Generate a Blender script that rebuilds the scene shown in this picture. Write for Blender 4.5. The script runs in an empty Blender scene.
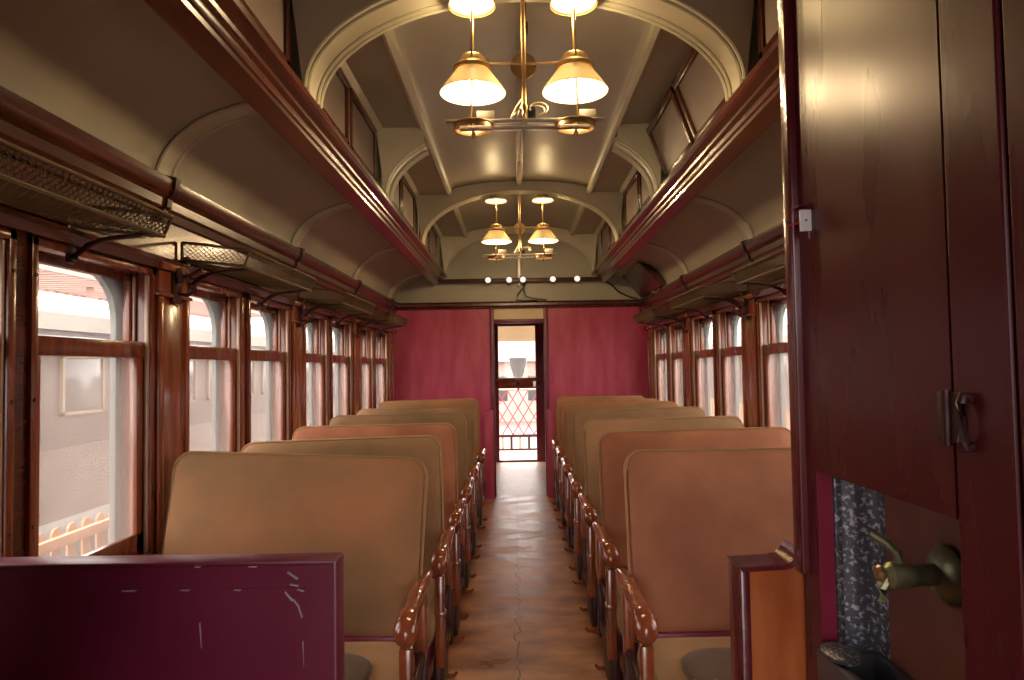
import bpy, bmesh, math, random
from mathutils import Vector, Matrix
R = math.radians
PI = math.pi
random.seed(7)
sc = bpy.context.scene
COL = sc.collection

# ------------------------------------------------------------------ camera
F_PX = 700.0
CAMX, CAMZ = -0.046, 1.41
cd = bpy.data.cameras.new('camera')
cam = bpy.data.objects.new('camera', cd)
COL.objects.link(cam)
cd.sensor_width = 36.0
cd.lens = 36.0 * F_PX / 1024.0
cd.clip_start = 0.02
cd.clip_end = 300
# horizon vanishing point at px (516, 367.5)
yaw = math.atan((516 - 512) / F_PX)       # looks slightly left
pitch = math.atan((367.5 - 340) / F_PX)   # looks slightly up
roll = 0.0155
base = Matrix.Rotation(yaw, 4, 'Z') @ Matrix.Rotation(PI / 2 + pitch, 4, 'X') @ Matrix.Rotation(-roll, 4, 'Z')
cam.matrix_world = Matrix.Translation((CAMX, 0, CAMZ)) @ base
sc.camera = cam

# ------------------------------------------------------------------ world + exposure
sc.view_settings.view_transform = 'Standard'
sc.view_settings.look = 'None'
sc.view_settings.gamma = 1.0
sc.view_settings.use_curve_mapping = False
sc.view_settings.exposure = 0.22
W = bpy.data.worlds.new('world')
sc.world = W
W.use_nodes = True
bg = W.node_tree.nodes['Background']
bg.inputs[0].default_value = (1.0, 0.90, 0.85, 1)
bg.inputs[1].default_value = 5.8
sl = bpy.data.lights.new('sun', 'SUN')
sl.energy = 4.0
sl.angle = R(12)
sl.color = (1.0, 0.94, 0.86)
so = bpy.data.objects.new('sun', sl)
COL.objects.link(so)
so.rotation_euler = (R(-48), 0, R(12))     # high light falling in through the far end door
try:
    sc.cycles.use_denoising = True
    sc.cycles.max_bounces = 10
    sc.cycles.diffuse_bounces = 5
    sc.cycles.glossy_bounces = 4
    sc.cycles.transparent_max_bounces = 12
    sc.cycles.sample_clamp_indirect = 6.0
except Exception:
    pass

# ------------------------------------------------------------------ materials
def mat(name, col, rough=0.5, metal=0.0, col2=None, nscale=6.0, stretch=(1, 1, 1), bump=0.0, bscale=40.0,
        coat=0.0, sheen=0.0, sheen_tint=(1, 1, 1), emit=None, estr=0.0, fac=(0.35, 0.65), spec=0.5, rough2=None, detail=4.0):
    m = bpy.data.materials.new(name)
    m.use_nodes = True
    nt = m.node_tree
    b = nt.nodes['Principled BSDF']
    b.inputs['Base Color'].default_value = (*col, 1)
    b.inputs['Roughness'].default_value = rough
    b.inputs['Metallic'].default_value = metal
    b.inputs['Specular IOR Level'].default_value = spec
    if coat:
        b.inputs['Coat Weight'].default_value = coat
        b.inputs['Coat Roughness'].default_value = 0.12
    if sheen:
        b.inputs['Sheen Weight'].default_value = sheen
        b.inputs['Sheen Roughness'].default_value = 0.35
        b.inputs['Sheen Tint'].default_value = (*sheen_tint, 1)
    if emit:
        b.inputs['Emission Color'].default_value = (*emit, 1)
        b.inputs['Emission Strength'].default_value = estr
    tc = nt.nodes.new('ShaderNodeTexCoord')
    mp = nt.nodes.new('ShaderNodeMapping')
    mp.inputs['Scale'].default_value = stretch
    nt.links.new(tc.outputs['Object'], mp.inputs['Vector'])
    nz = nt.nodes.new('ShaderNodeTexNoise')
    nz.inputs['Scale'].default_value = nscale
    nz.inputs['Detail'].default_value = detail
    nt.links.new(mp.outputs['Vector'], nz.inputs['Vector'])
    if col2:
        cr = nt.nodes.new('ShaderNodeValToRGB')
        cr.color_ramp.elements[0].position = fac[0]
        cr.color_ramp.elements[1].position = fac[1]
        cr.color_ramp.elements[0].color = (*col, 1)
        cr.color_ramp.elements[1].color = (*col2, 1)
        nt.links.new(nz.outputs['Fac'], cr.inputs['Fac'])
        nt.links.new(cr.outputs['Color'], b.inputs['Base Color'])
    if rough2 is not None:
        mr = nt.nodes.new('ShaderNodeMapRange')
        mr.inputs['From Min'].default_value = 0.3
        mr.inputs['From Max'].default_value = 0.7
        mr.inputs['To Min'].default_value = rough
        mr.inputs['To Max'].default_value = rough2
        nt.links.new(nz.outputs['Fac'], mr.inputs['Value'])
        nt.links.new(mr.outputs['Result'], b.inputs['Roughness'])
    if bump:
        n2 = nt.nodes.new('ShaderNodeTexNoise')
        n2.inputs['Scale'].default_value = bscale
        n2.inputs['Detail'].default_value = 3
        nt.links.new(mp.outputs['Vector'], n2.inputs['Vector'])
        bp = nt.nodes.new('ShaderNodeBump')
        bp.inputs['Strength'].default_value = bump
        bp.inputs['Distance'].default_value = 0.01
        nt.links.new(n2.outputs['Fac'], bp.inputs['Height'])
        nt.links.new(bp.outputs['Normal'], b.inputs['Normal'])
    return m

def glass_mat(name, veil, veil_col, gloss=0.08, rough=0.03):
    """dirty window pane: mostly see-through, some scattering dirt, a little mirror"""
    m = bpy.data.materials.new(name)
    m.use_nodes = True
    nt = m.node_tree
    nt.nodes.clear()
    out = nt.nodes.new('ShaderNodeOutputMaterial')
    tr = nt.nodes.new('ShaderNodeBsdfTransparent')
    tr.inputs[0].default_value = (0.95, 0.96, 0.95, 1)
    tl = nt.nodes.new('ShaderNodeBsdfTranslucent')
    tl.inputs[0].default_value = (*veil_col, 1)
    gl = nt.nodes.new('ShaderNodeBsdfGlossy')
    gl.inputs['Roughness'].default_value = rough
    nz = nt.nodes.new('ShaderNodeTexNoise')
    nz.inputs['Scale'].default_value = 3.0
    mr = nt.nodes.new('ShaderNodeMapRange')
    mr.inputs['From Min'].default_value = 0.3
    mr.inputs['From Max'].default_value = 0.7
    mr.inputs['To Min'].default_value = veil * 0.8
    mr.inputs['To Max'].default_value = veil * 1.2
    tc = nt.nodes.new('ShaderNodeTexCoord')
    nt.links.new(tc.outputs['Object'], nz.inputs['Vector'])
    nt.links.new(nz.outputs['Fac'], mr.inputs['Value'])
    m1 = nt.nodes.new('ShaderNodeMixShader')
    nt.links.new(mr.outputs['Result'], m1.inputs[0])
    nt.links.new(tr.outputs[0], m1.inputs[1])
    nt.links.new(tl.outputs[0], m1.inputs[2])
    m2 = nt.nodes.new('ShaderNodeMixShader')
    m2.inputs[0].default_value = gloss
    nt.links.new(m1.outputs[0], m2.inputs[1])
    nt.links.new(gl.outputs[0], m2.inputs[2])
    nt.links.new(m2.outputs[0], out.inputs[0])
    return m

M = {}
M['ceil'] = mat('ceiling_paint', (0.345, 0.320, 0.235), 0.32, col2=(0.43, 0.395, 0.29), nscale=2.2, bump=0.10, bscale=18, rough2=0.5)
M['ceil_trim'] = mat('ceiling_moulding_paint', (0.50, 0.46, 0.34), 0.4, col2=(0.56, 0.52, 0.39), nscale=5)
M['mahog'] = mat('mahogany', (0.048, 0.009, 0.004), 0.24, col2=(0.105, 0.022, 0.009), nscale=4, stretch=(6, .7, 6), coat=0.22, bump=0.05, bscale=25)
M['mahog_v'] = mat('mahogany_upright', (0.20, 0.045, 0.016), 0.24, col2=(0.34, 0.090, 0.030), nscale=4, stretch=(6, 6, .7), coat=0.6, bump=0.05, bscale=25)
M['sash'] = mat('sash_wood', (0.155, 0.034, 0.014), 0.25, col2=(0.25, 0.060, 0.024), nscale=5, stretch=(5, 5, .8), coat=0.5)
M['sill'] = mat('sill_wood', (0.30, 0.105, 0.03), 0.3, col2=(0.40, 0.155, 0.05), nscale=6, stretch=(5, .8, 5), coat=0.4)
M['stop'] = mat('worn_stop', (0.42, 0.27, 0.20), 0.35, col2=(0.52, 0.36, 0.27), nscale=6, stretch=(5, 5, .6), coat=0.3)
M['ext'] = mat('outer_frame_paint', (0.12, 0.14, 0.14), 0.5, col2=(0.17, 0.19, 0.185), nscale=6)
M['orange'] = mat('varnished_end_wood', (0.36, 0.085, 0.022), 0.28, col2=(0.52, 0.150, 0.04), nscale=5, stretch=(3, 3, .8), coat=0.5, bump=0.08, bscale=20)
M['maroon'] = mat('maroon_paint', (0.43, 0.032, 0.092), 0.32, col2=(0.54, 0.085, 0.15), nscale=3.5, stretch=(2.2, 1, .5), rough2=0.48, bump=0.06, bscale=12)
M['purple'] = mat('purple_paint', (0.15, 0.012, 0.045), 0.34, col2=(0.18, 0.017, 0.055), nscale=4, rough2=0.42, bump=0.04, bscale=12)
M['locker'] = mat('locker_paint', (0.085, 0.009, 0.014), 0.24, spec=0.24, col2=(0.11, 0.012, 0.018), nscale=3, stretch=(2, 2, .4), rough2=0.32, bump=0.02, bscale=22)
M['locker_trim'] = mat('locker_trim', (0.10, 0.010, 0.016), 0.22, col2=(0.16, 0.02, 0.03), nscale=8, coat=0.5, bump=0.12, bscale=60)
M['dark_iron'] = mat('dark_iron', (0.045, 0.016, 0.016), 0.4, metal=0.3, col2=(0.075, 0.025, 0.022), nscale=9)
M['armwood'] = mat('arm_wood', (0.20, 0.048, 0.018), 0.16, col2=(0.34, 0.085, 0.030), nscale=9, coat=0.8)
M['brass'] = mat('aged_brass', (0.40, 0.26, 0.12), 0.36, metal=0.85, col2=(0.52, 0.36, 0.18), nscale=12)
M['brass_dark'] = mat('dark_brass_mesh', (0.115, 0.078, 0.036), 0.46, metal=0.5, col2=(0.17, 0.115, 0.055), nscale=12)
M['steel'] = mat('galvanised_conduit', (0.40, 0.37, 0.33), 0.35, metal=0.6, col2=(0.52, 0.48, 0.44), nscale=10)
M['bright_steel'] = mat('bright_steel', (0.90, 0.90, 0.93), 0.35, metal=0.0, col2=(0.92, 0.92, 0.95), nscale=10)
M['galv'] = mat('spotted_zinc', (0.075, 0.075, 0.095), 0.45, metal=0.5, col2=(0.42, 0.42, 0.48), nscale=110, fac=(0.52, 0.66), detail=3.0)
M['dark_metal'] = mat('dark_grey_metal', (0.055, 0.055, 0.062), 0.4, metal=0.5, col2=(0.10, 0.10, 0.11), nscale=7)
M['tap'] = mat('verdigris_brass', (0.12, 0.13, 0.08), 0.38, metal=0.7, col2=(0.30, 0.30, 0.17), nscale=22)
M['rusty'] = mat('faded_niche_paint', (0.13, 0.035, 0.025), 0.5, col2=(0.20, 0.06, 0.035), nscale=6)
M['black'] = mat('black_plastic', (0.02, 0.02, 0.02), 0.4, col2=(0.03, 0.03, 0.03))
M['cord'] = mat('cream_cord', (0.60, 0.50, 0.33), 0.5, col2=(0.66, 0.56, 0.4))
M['greybox'] = mat('grey_box', (0.12, 0.11, 0.09), 0.45, col2=(0.15, 0.14, 0.11))
M['cream'] = mat('cream_transom', (0.78, 0.60, 0.32), 0.45, col2=(0.84, 0.66, 0.38), nscale=6)
M['litwood'] = mat('worn_platform_wood', (0.50, 0.36, 0.24), 0.4, col2=(0.62, 0.47, 0.33), nscale=5, stretch=(8, 1, 1))
M['lens'] = mat('small_lamp_glass', (0.9, 0.9, 0.9), 0.2, emit=(1, 0.93, 0.85), estr=.7)
M['bulb'] = mat('glowing_bulb', (1, 0.9, 0.7), 0.3, emit=(1, 0.76, 0.42), estr=14.0)
M['clere'] = mat('painted_clerestory_pane', (0.22, 0.165, 0.145), 0.42, col2=(0.30, 0.235, 0.205), nscale=3, rough2=0.5)
M['reveal'] = mat('niche_reveal_paint', (.22, .014, .045), .35, col2=(.26, .02, .055))
M['chip'] = mat('bare_primer', (.42, .34, .37), .5, col2=(.5, .42, .44))
M['dull'] = mat('dull_grey_plate', (.045, .04, .032), .8, col2=(.055, .05, .04), spec=.1)
M['red'] = mat('red_wire', (0.5, 0.03, 0.02), 0.4)
M['glass_up'] = glass_mat('upper_pane', 0.035, (0.9, 0.88, 0.86))
M['glass_lo'] = glass_mat('lower_pane_dusty', 0.13, (0.52, 0.45, 0.41), 0.06, 0.05)
M['glass_door'] = glass_mat('door_pane', 0.03, (0.9, 0.88, 0.86), 0.025)

def shade_mat():
    m = bpy.data.materials.new('opal_glass_shade')
    m.use_nodes = True
    nt = m.node_tree
    nt.nodes.clear()
    out = nt.nodes.new('ShaderNodeOutputMaterial')
    d = nt.nodes.new('ShaderNodeBsdfPrincipled')
    d.inputs['Base Color'].default_value = (0.78, 0.70, 0.50, 1)
    d.inputs['Roughness'].default_value = 0.25
    t = nt.nodes.new('ShaderNodeBsdfTranslucent')
    t.inputs[0].default_value = (0.85, 0.76, 0.55, 1)
    mx = nt.nodes.new('ShaderNodeMixShader')
    mx.inputs[0].default_value = 0.30
    nt.links.new(d.outputs[0], mx.inputs[1])
    nt.links.new(t.outputs[0], mx.inputs[2])
    nt.links.new(mx.outputs[0], out.inputs[0])
    return m
M['shade'] = shade_mat()

def plush(name, c1, c2):
    m = _plush(name, c1, c2)
    nt = m.node_tree
    oi = nt.nodes.new('ShaderNodeObjectInfo')
    mu = nt.nodes.new('ShaderNodeMath'); mu.operation = 'MULTIPLY'; mu.inputs[1].default_value = 37.0
    nt.links.new(oi.outputs['Random'], mu.inputs[0])
    mp = [n for n in nt.nodes if n.type == 'MAPPING'][0]
    nt.links.new(mu.outputs[0], mp.inputs['Location'])
    return m
def _plush(name, c1, c2):
    return mat(name, c1, 0.78, col2=c2, nscale=2.6, fac=(0.34, 0.66), detail=7, sheen=0.38, sheen_tint=(0.95, 0.66, 0.36), bump=0.12, bscale=90, spec=0.25)
PL = {
    'tan': plush('tan_plush', (0.25, 0.145, 0.068), (0.44, 0.19, 0.085)),
    'rust': plush('rust_plush', (0.29, 0.105, 0.056), (0.45, 0.19, 0.10)),
    'olive': plush('olive_plush', (0.235, 0.145, 0.070), (0.38, 0.205, 0.105)),
}
PIPE = mat('plush_welt', (0.30, 0.175, 0.08), 0.6, col2=(0.36, 0.22, 0.10), sheen=0.5, sheen_tint=(1, .85, .6))
PAD = mat('dark_plush_pad', (0.085, 0.045, 0.022), 0.6, col2=(0.11, 0.06, 0.03), sheen=0.3)

def floor_mat():
    m = mat('worn_linoleum', (0.26, 0.095, 0.042), 0.27, col2=(0.62, 0.31, 0.155), nscale=2.6, stretch=(1.4, 2.2, 1), rough2=0.46, bump=0.18, bscale=9, detail=8)
    nt = m.node_tree
    b = nt.nodes['Principled BSDF']
    # a long crack down the middle of the aisle and a few worn light patches
    tc = nt.nodes.new('ShaderNodeTexCoord')
    sep = nt.nodes.new('ShaderNodeSeparateXYZ')
    nt.links.new(tc.outputs['Object'], sep.inputs[0])
    n = nt.nodes.new('ShaderNodeTexNoise')
    n.noise_dimensions = '1D'
    n.inputs['Scale'].default_value = 9
    n.inputs['Detail'].default_value = 5
    nt.links.new(sep.outputs['Y'], n.inputs['W'])
    ma = nt.nodes.new('ShaderNodeMath'); ma.operation = 'MULTIPLY_ADD'
    nt.links.new(n.outputs['Fac'], ma.inputs[0]); ma.inputs[1].default_value = 0.09; ma.inputs[2].default_value = -0.105
    sb = nt.nodes.new('ShaderNodeMath'); sb.operation = 'SUBTRACT'
    nt.links.new(sep.outputs['X'], sb.inputs[0]); nt.links.new(ma.outputs[0], sb.inputs[1])
    ab = nt.nodes.new('ShaderNodeMath'); ab.operation = 'ABSOLUTE'
    nt.links.new(sb.outputs[0], ab.inputs[0])
    lt = nt.nodes.new('ShaderNodeMath'); lt.operation = 'LESS_THAN'
    nt.links.new(ab.outputs[0], lt.inputs[0]); lt.inputs[1].default_value = 0.0035
    gt = nt.nodes.new('ShaderNodeMath'); gt.operation = 'GREATER_THAN'
    nt.links.new(sep.outputs['Y'], gt.inputs[0]); gt.inputs[1].default_value = 3.0
    mu = nt.nodes.new('ShaderNodeMath'); mu.operation = 'MULTIPLY'
    nt.links.new(lt.outputs[0], mu.inputs[0]); nt.links.new(gt.outputs[0], mu.inputs[1])
    mx = nt.nodes.new('ShaderNodeMixRGB')
    nt.links.new(mu.outputs[0], mx.inputs[0])
    src = b.inputs['Base Color'].links[0].from_socket
    nt.links.new(src, mx.inputs[1])
    mx.inputs[2].default_value = (0.03, 0.012, 0.008, 1)
    nt.links.new(mx.outputs[0], b.inputs['Base Color'])
    return m
M['floor'] = floor_mat()

# ------------------------------------------------------------------ mesh helpers
class MB:
    def __init__(s):
        s.bm = bmesh.new()
    def box(s, x0, x1, y0, y1, z0, z1, bev=0.0, seg=2):
        r = bmesh.ops.create_cube(s.bm, size=1)
        v = r['verts']
        bmesh.ops.scale(s.bm, vec=(abs(x1 - x0), abs(y1 - y0), abs(z1 - z0)), verts=v)
        bmesh.ops.translate(s.bm, vec=((x0 + x1) / 2, (y0 + y1) / 2, (z0 + z1) / 2), verts=v)
        if bev > 0:
            e = list({e for q in v for e in q.link_edges})
            bmesh.ops.bevel(s.bm, geom=e, offset=bev, segments=seg, affect='EDGES', profile=0.5)
        return s
    def prism_y(s, prof, y0, y1):
        """closed XZ profile extruded along Y"""
        a = [s.bm.verts.new((x, y0, z)) for x, z in prof]
        b = [s.bm.verts.new((x, y1, z)) for x, z in prof]
        n = len(prof)
        for i in range(n):
            j = (i + 1) % n
            s.bm.faces.new((a[i], a[j], b[j], b[i]))
        s.bm.faces.new(a[::-1]); s.bm.faces.new(b)
        return s
    def prism_x(s, prof, x0, x1):
        """closed YZ profile extruded along X"""
        a = [s.bm.verts.new((x0, y, z)) for y, z in prof]
        b = [s.bm.verts.new((x1, y, z)) for y, z in prof]
        n = len(prof)
        for i in range(n):
            j = (i + 1) % n
            s.bm.faces.new((a[i], a[j], b[j], b[i]))
        s.bm.faces.new(a[::-1]); s.bm.faces.new(b)
        return s
    def strip_y(s, prof, y0, y1):
        a = [s.bm.verts.new((x, y0, z)) for x, z in prof]
        b = [s.bm.verts.new((x, y1, z)) for x, z in prof]
        for i in range(len(prof) - 1):
            s.bm.faces.new((a[i], a[i + 1], b[i + 1], b[i]))
        return s
    def tube(s, pts, r, n=8, closed=False, flat=None, up=Vector((0, 0, 1))):
        """r: float or list of (ru, rv)"""
        pts = [Vector(p) for p in pts]
        m = len(pts)
        rings = []
        for i, p in enumerate(pts):
            if closed:
                d = pts[(i + 1) % m] - pts[i - 1]
            else:
                d = pts[min(i + 1, m - 1)] - pts[max(i - 1, 0)]
            d.normalize()
            u = d.cross(up)
            if u.length < 1e-3:
                u = d.cross(Vector((1, 0, 0)))
            u.normalize()
            w = u.cross(d).normalized()
            rr = r[i] if isinstance(r, (list, tuple)) else (r, r)
            if not isinstance(rr, (list, tuple)):
                rr = (rr, rr)
            rings.append([s.bm.verts.new(p + u * rr[0] * math.cos(2 * PI * k / n) + w * rr[1] * math.sin(2 * PI * k / n)) for k in range(n)])
        for i in range(m if closed else m - 1):
            A, B = rings[i], rings[(i + 1) % m]
            for k in range(n):
                s.bm.faces.new((A[k], A[(k + 1) % n], B[(k + 1) % n], B[k]))
        if not closed:
            s.bm.faces.new(rings[0][::-1]); s.bm.faces.new(rings[-1])
        return s
    def lathe(s, prof, c=(0, 0, 0), n=24, axis='Z', cap=True):
        rings = []
        for r, h in prof:
            ring = []
            for k in range(n):
                a = 2 * PI * k / n
                x, y = r * math.cos(a), r * math.sin(a)
                if axis == 'Z': q = (c[0] + x, c[1] + y, c[2] + h)
                elif axis == 'Y': q = (c[0] + x, c[1] + h, c[2] + y)
                else: q = (c[0] + h, c[1] + x, c[2] + y)
                ring.append(s.bm.verts.new(q))
            rings.append(ring)
        for i in range(len(rings) - 1):
            for k in range(n):
                s.bm.faces.new((rings[i][k], rings[i][(k + 1) % n], rings[i + 1][(k + 1) % n], rings[i + 1][k]))
        if cap:
            s.bm.faces.new(rings[0][::-1]); s.bm.faces.new(rings[-1])
        return s
    def pillow(s, w, h, t, rc, c=(0, 0, 0), plane='XZ', k=7.0, na=6):
        """plump rounded slab: w x h outline with corner radius rc, thickness t"""
        out = []
        for cx, cy, a0 in ((w / 2 - rc, h / 2 - rc, 0), (-w / 2 + rc, h / 2 - rc, 90), (-w / 2 + rc, -h / 2 + rc, 180), (w / 2 - rc, -h / 2 + rc, 270)):
            for i in range(na + 1):
                a = R(a0 + 90 * i / na)
                out.append((cx + rc * math.cos(a), cy + rc * math.sin(a)))
        S = [1.0, 0.995, 0.98, 0.955, 0.92, 0.85, 0.7, 0.45, 0.2]
        def P(x, y, d):
            if plane == 'XZ': return (c[0] + x, c[1] + d, c[2] + y)
            return (c[0] + x, c[1] + y, c[2] + d)
        n = len(out)
        sides = []
        rim = [s.bm.verts.new(P(x, y, 0)) for x, y in out]
        for sg in (1, -1):
            prev = rim
            for q in S[1:]:
                d = sg * t / 2 * (1 - q ** (k * 2.2)) ** 0.42
                # inset by absolute amount so the rounding is even on all sides
                inset = (1 - q)
                ring = []
                for x, y in out:
                    fx = x * (1 - inset * min(1, h / w) if w > h else q)
                    fy = y * (1 - inset * min(1, w / h) if h > w else q)
                    ring.append(s.bm.verts.new(P(fx if q > .9 else x * q, fy if q > .9 else y * q, d)))
                for i in range(n):
                    f = (prev[i], prev[(i + 1) % n], ring[(i + 1) % n], ring[i])
                    s.bm.faces.new(f if sg > 0 else f[::-1])
                prev = ring
            s.bm.faces.new(prev if sg > 0 else prev[::-1])
        return s
    def build(s, name, m, parent=None, smooth=True, label=None, kind=None, cat=None, group=None, angle=35):
        bmesh.ops.recalc_face_normals(s.bm, faces=s.bm.faces[:])
        me = bpy.data.meshes.new(name)
        s.bm.to_mesh(me); s.bm.free()
        me.materials.append(m)
        if smooth:
            me.polygons.foreach_set('use_smooth', [True] * len(me.polygons))
            try: me.set_sharp_from_angle(angle=R(angle))
            except Exception: pass
        o = bpy.data.objects.new(name, me)
        COL.objects.link(o)
        if parent: o.parent = parent
        if kind: o['kind'] = kind
        if label: o['label'] = label
        if cat: o['category'] = cat
        if group: o['group'] = group
        return o

def empty(name, loc, label, cat, group=None, kind=None, rz=0):
    o = bpy.data.objects.new(name, None)
    COL.objects.link(o)
    o.location = loc
    o.rotation_euler = (0, 0, rz)
    o.empty_display_size = 0.05
    if label: o['label'] = label
    if cat: o['category'] = cat
    if group: o['group'] = group
    if kind: o['kind'] = kind
    return o

def copy_tree(o, parent=None):
    kids = [c for c in bpy.data.objects if c.parent == o]
    c = o.copy(); COL.objects.link(c)
    if parent: c.parent = parent
    for k in kids: copy_tree(k, c)
    return c

# ------------------------------------------------------------------ dimensions
HW = 1.40            # half width inside
YE = 7.74            # end wall face
YB = -0.9            # wall behind the camera
POST = [1.14, 2.72, 4.30, 5.88, 7.46]
RIB = [1.06, 2.64, 4.22, 5.80, 7.38]
SILL, HEAD = 0.74, 1.80

def deck_pt(t):      # lower deck curve, t 0..1 from cornice to beam
    a = t * PI / 2
    return (0.93 + 0.46 * math.cos(a), 2.13 + 0.30 * math.sin(a))

# ------------------------------------------------------------------ floor
MB().box(-1.55, 1.55, YB, YE + 0.05, -0.06, 0.0).build('floor', M['floor'], kind='structure', smooth=False)

# ------------------------------------------------------------------ side walls
def side_wall(s, name):
    b = MB()
    x0, x1 = sorted((s * HW, s * (HW + 0.10)))
    # wainscot, header, solid near part
    b.box(x0, x1, YB, YE, 0, SILL)
    b.box(x0, x1, YB, YE, HEAD, 2.16)
    b.box(x0, x1, YB, POST[0] + 0.10, SILL, HEAD)
    for p in POST[1:]:
        b.box(x0, x1, p - 0.12, min(p + 0.12, YE), SILL, HEAD)
        b.box(x0, x1, p - 0.85, p - 0.79, SILL, HEAD)
    b.box(x0, x1, 7.57, YE, SILL, HEAD)
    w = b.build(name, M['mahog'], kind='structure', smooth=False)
    return w
side_wall(-1, 'wall_left'); side_wall(1, 'wall_right')

# pilasters on the posts, with cap lines
def pilaster(s, p, n):
    x = s * HW
    b = MB()
    y0, y1 = p - 0.12, p + 0.12
    b.box(min(x, x - s * .018), max(x, x - s * .018), y0, y1, 0.0, 1.70, .004)
    b.box(min(x, x - s * .028), max(x, x - s * .028), y0 + 0.0, y0 + 0.035, SILL, 1.70, .006)
    b.box(min(x, x - s * .028), max(x, x - s * .028), y1 - 0.035, y1, SILL, 1.70, .006)
    b.box(min(x, x - s * .034), max(x, x - s * .034), y0 - .01, y1 + .01, 1.70, 1.715, .004)
    b.box(min(x, x - s * .024), max(x, x - s * .024), y0, y1, 1.715, 1.80, .004)
    b.box(min(x, x - s * .040), max(x, x - s * .040), y0 - .012, y1 + .012, 1.80, 1.83, .006)
    b.build('trim_%d' % n, M['mahog_v'], kind='structure')
n = 1
for s in (-1, 1):
    for p in POST[1:]:
        pilaster(s, p, n); n += 1

# sill, header moulding, cornice
def long_trim(s, n):
    b = MB()
    X = lambda v: s * (HW - v)
    b.prism_y([(X(-.02), SILL - .05), (X(.045), SILL - .05), (X(.05), SILL - .02), (X(.03), SILL + .0), (X(-.02), SILL + .01)], YB, YE)
    b.build('trim_%d' % n, M['sill'], kind='structure')
    b = MB()   # header moulding above windows
    b.prism_y([(X(0), 1.80), (X(.03), 1.80), (X(.035), 1.83), (X(.02), 1.85), (X(0), 1.85)], YB, YE)
    # cornice, stepped and cove shaped
    b.prism_y([(X(-.005), 2.00), (X(.012), 2.00), (X(.018), 2.03), (X(.03), 2.04), (X(.034), 2.07), (X(.05), 2.085),
               (X(.062), 2.11), (X(.066), 2.14), (X(.05), 2.15), (X(-.005), 2.16)], YB, YE)
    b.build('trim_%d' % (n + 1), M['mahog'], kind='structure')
long_trim(-1, 20); long_trim(1, 22)
b = MB()          # joint clips across the cornice at the ribs
for s in (-1, 1):
    for p in RIB[1:]:
        X = lambda v: s * (HW - v)
        b.prism_y([(X(0), 1.985), (X(.022), 1.985), (X(.028), 2.03), (X(.04), 2.04), (X(.044), 2.07), (X(.06), 2.085), (X(.072), 2.11), (X(.076), 2.15), (X(0), 2.17)], p - .018, p + .018)
b.build('trim_24', M['dark_iron'], kind='structure')

# ------------------------------------------------------------------ windows
def window(s, y0, y1, n, arch_far=True):
    root = empty('window_%d' % n, (s * HW, (y0 + y1) / 2, SILL), None, None, kind='structure')
    w = y1 - y0
    h = w / 2
    H = HEAD - SILL
    X = lambda v: s * v            # v outward from inner face
    def bx(b, v0, v1, ya, yb, za, zb, bev=.003):
        b.box(min(X(v0), X(v1)), max(X(v0), X(v1)), ya, yb, za, zb, bev)
    # jamb casing and stops
    b = MB()
    bx(b, -.012, .10, -h, -h + .028, 0, H); bx(b, -.012, .10, h - .028, h, 0, H)
    bx(b, -.012, .10, -h, h, H - .028, H); bx(b, -.010, .10, -h, h, 0, .02)
    b.build('window_casing', M['sash'], root)
    b = MB()
    bx(b, -.002, .012, -h + .028, -h + .040, .02, H - .03); bx(b, -.002, .012, h - .040, h - .028, .02, H - .03)
    bx(b, .046, .056, -h + .028, -h + .042, .02, H - .03); bx(b, .046, .056, h - .042, h - .028, .02, H - .03)
    b.build('sash_stop', M['stop'], root)
    # lower sash
    a = h - .030
    zr0, zr1 = .725, .785           # meeting rail  z 1.465 .. 1.525
    b = MB()
    bx(b, .014, .042, -a, -a + .048, .02, zr1); bx(b, .014, .042, a - .048, a, .02, zr1)
    bx(b, .014, .042, -a, a, .02, .095); bx(b, .010, .044, -a, a, zr0, zr1, .006)
    low = b.build('lower_sash', M['sill'] if False else M['sash'], root)
    b = MB(); bx(b, .026, .030, -a + .046, a - .046, .09, zr0 + .005, 0)
    b.build('pane', M['glass_lo'], low, smooth=False)
    # upper sash, further out
    b = MB()
    bx(b, .058, .084, -a, -a + .024, zr0, H - .02); bx(b, .058, .084, a - .024, a, zr0, H - .02)
    bx(b, .058, .084, -a, a, H - .055, H - .02); bx(b, .058, .084, -a, a, zr0 + .005, zr1 - .005)
    up = b.build('upper_sash', M['sash'], root)
    b = MB(); bx(b, .068, .071, -a + .022, a - .022, zr1 - .01, H - .05, 0)
    b.build('pane', M['glass_up'], up, smooth=False)
    # painted outer frame with one rounded top corner
    b = MB()
    rr = 0.17
    ov0, ov1 = .100, .122
    bx(b, ov0, ov1, a - .035, a + .04, -.02, H + .02, .002)
    bx(b, ov0, ov1, -a - .04, -a + .03, -.02, H + .02, .002)
    bx(b, ov0, ov1, -a, a, -.02, .045, .002)
    # rounded spandrels at both top corners (the inner opening is arched)
    for sg, yc in ((1, a - .035), (-1, -a + .03)):
        pr = [(yc, H + .02)]
        pr.append((yc, H - .035 - rr))
        for i in range(1, 8):
            t = i / 8 * PI / 2
            pr.append((yc - sg * rr * (1 - math.cos(t)), H - .035 - rr + rr * math.sin(t)))
        pr.append((yc - sg * rr, H - .035)); pr.append((yc - sg * rr, H + .02))
        b.prism_x(pr, X(ov0), X(ov1))
    bx(b, ov0, ov1, -a, a, H - .035, H + .03, .002)
    b.build('outer_frame', M['ext'], root)
    # screw heads on the stop, finger lifts on the rail
    b = MB()
    for z in (.25, .60, .95):
        b.lathe([(.006, 0), (.006, .003)], (X(-.012) - (.003 if s > 0 else 0), h - .014, z), 8, 'X')
        b.lathe([(.006, 0), (.006, .003)], (X(-.012) - (.003 if s > 0 else 0), -h + .014, z), 8, 'X')
    b.build('screw', M['dark_iron'], root)
    return root
n = 1
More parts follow.
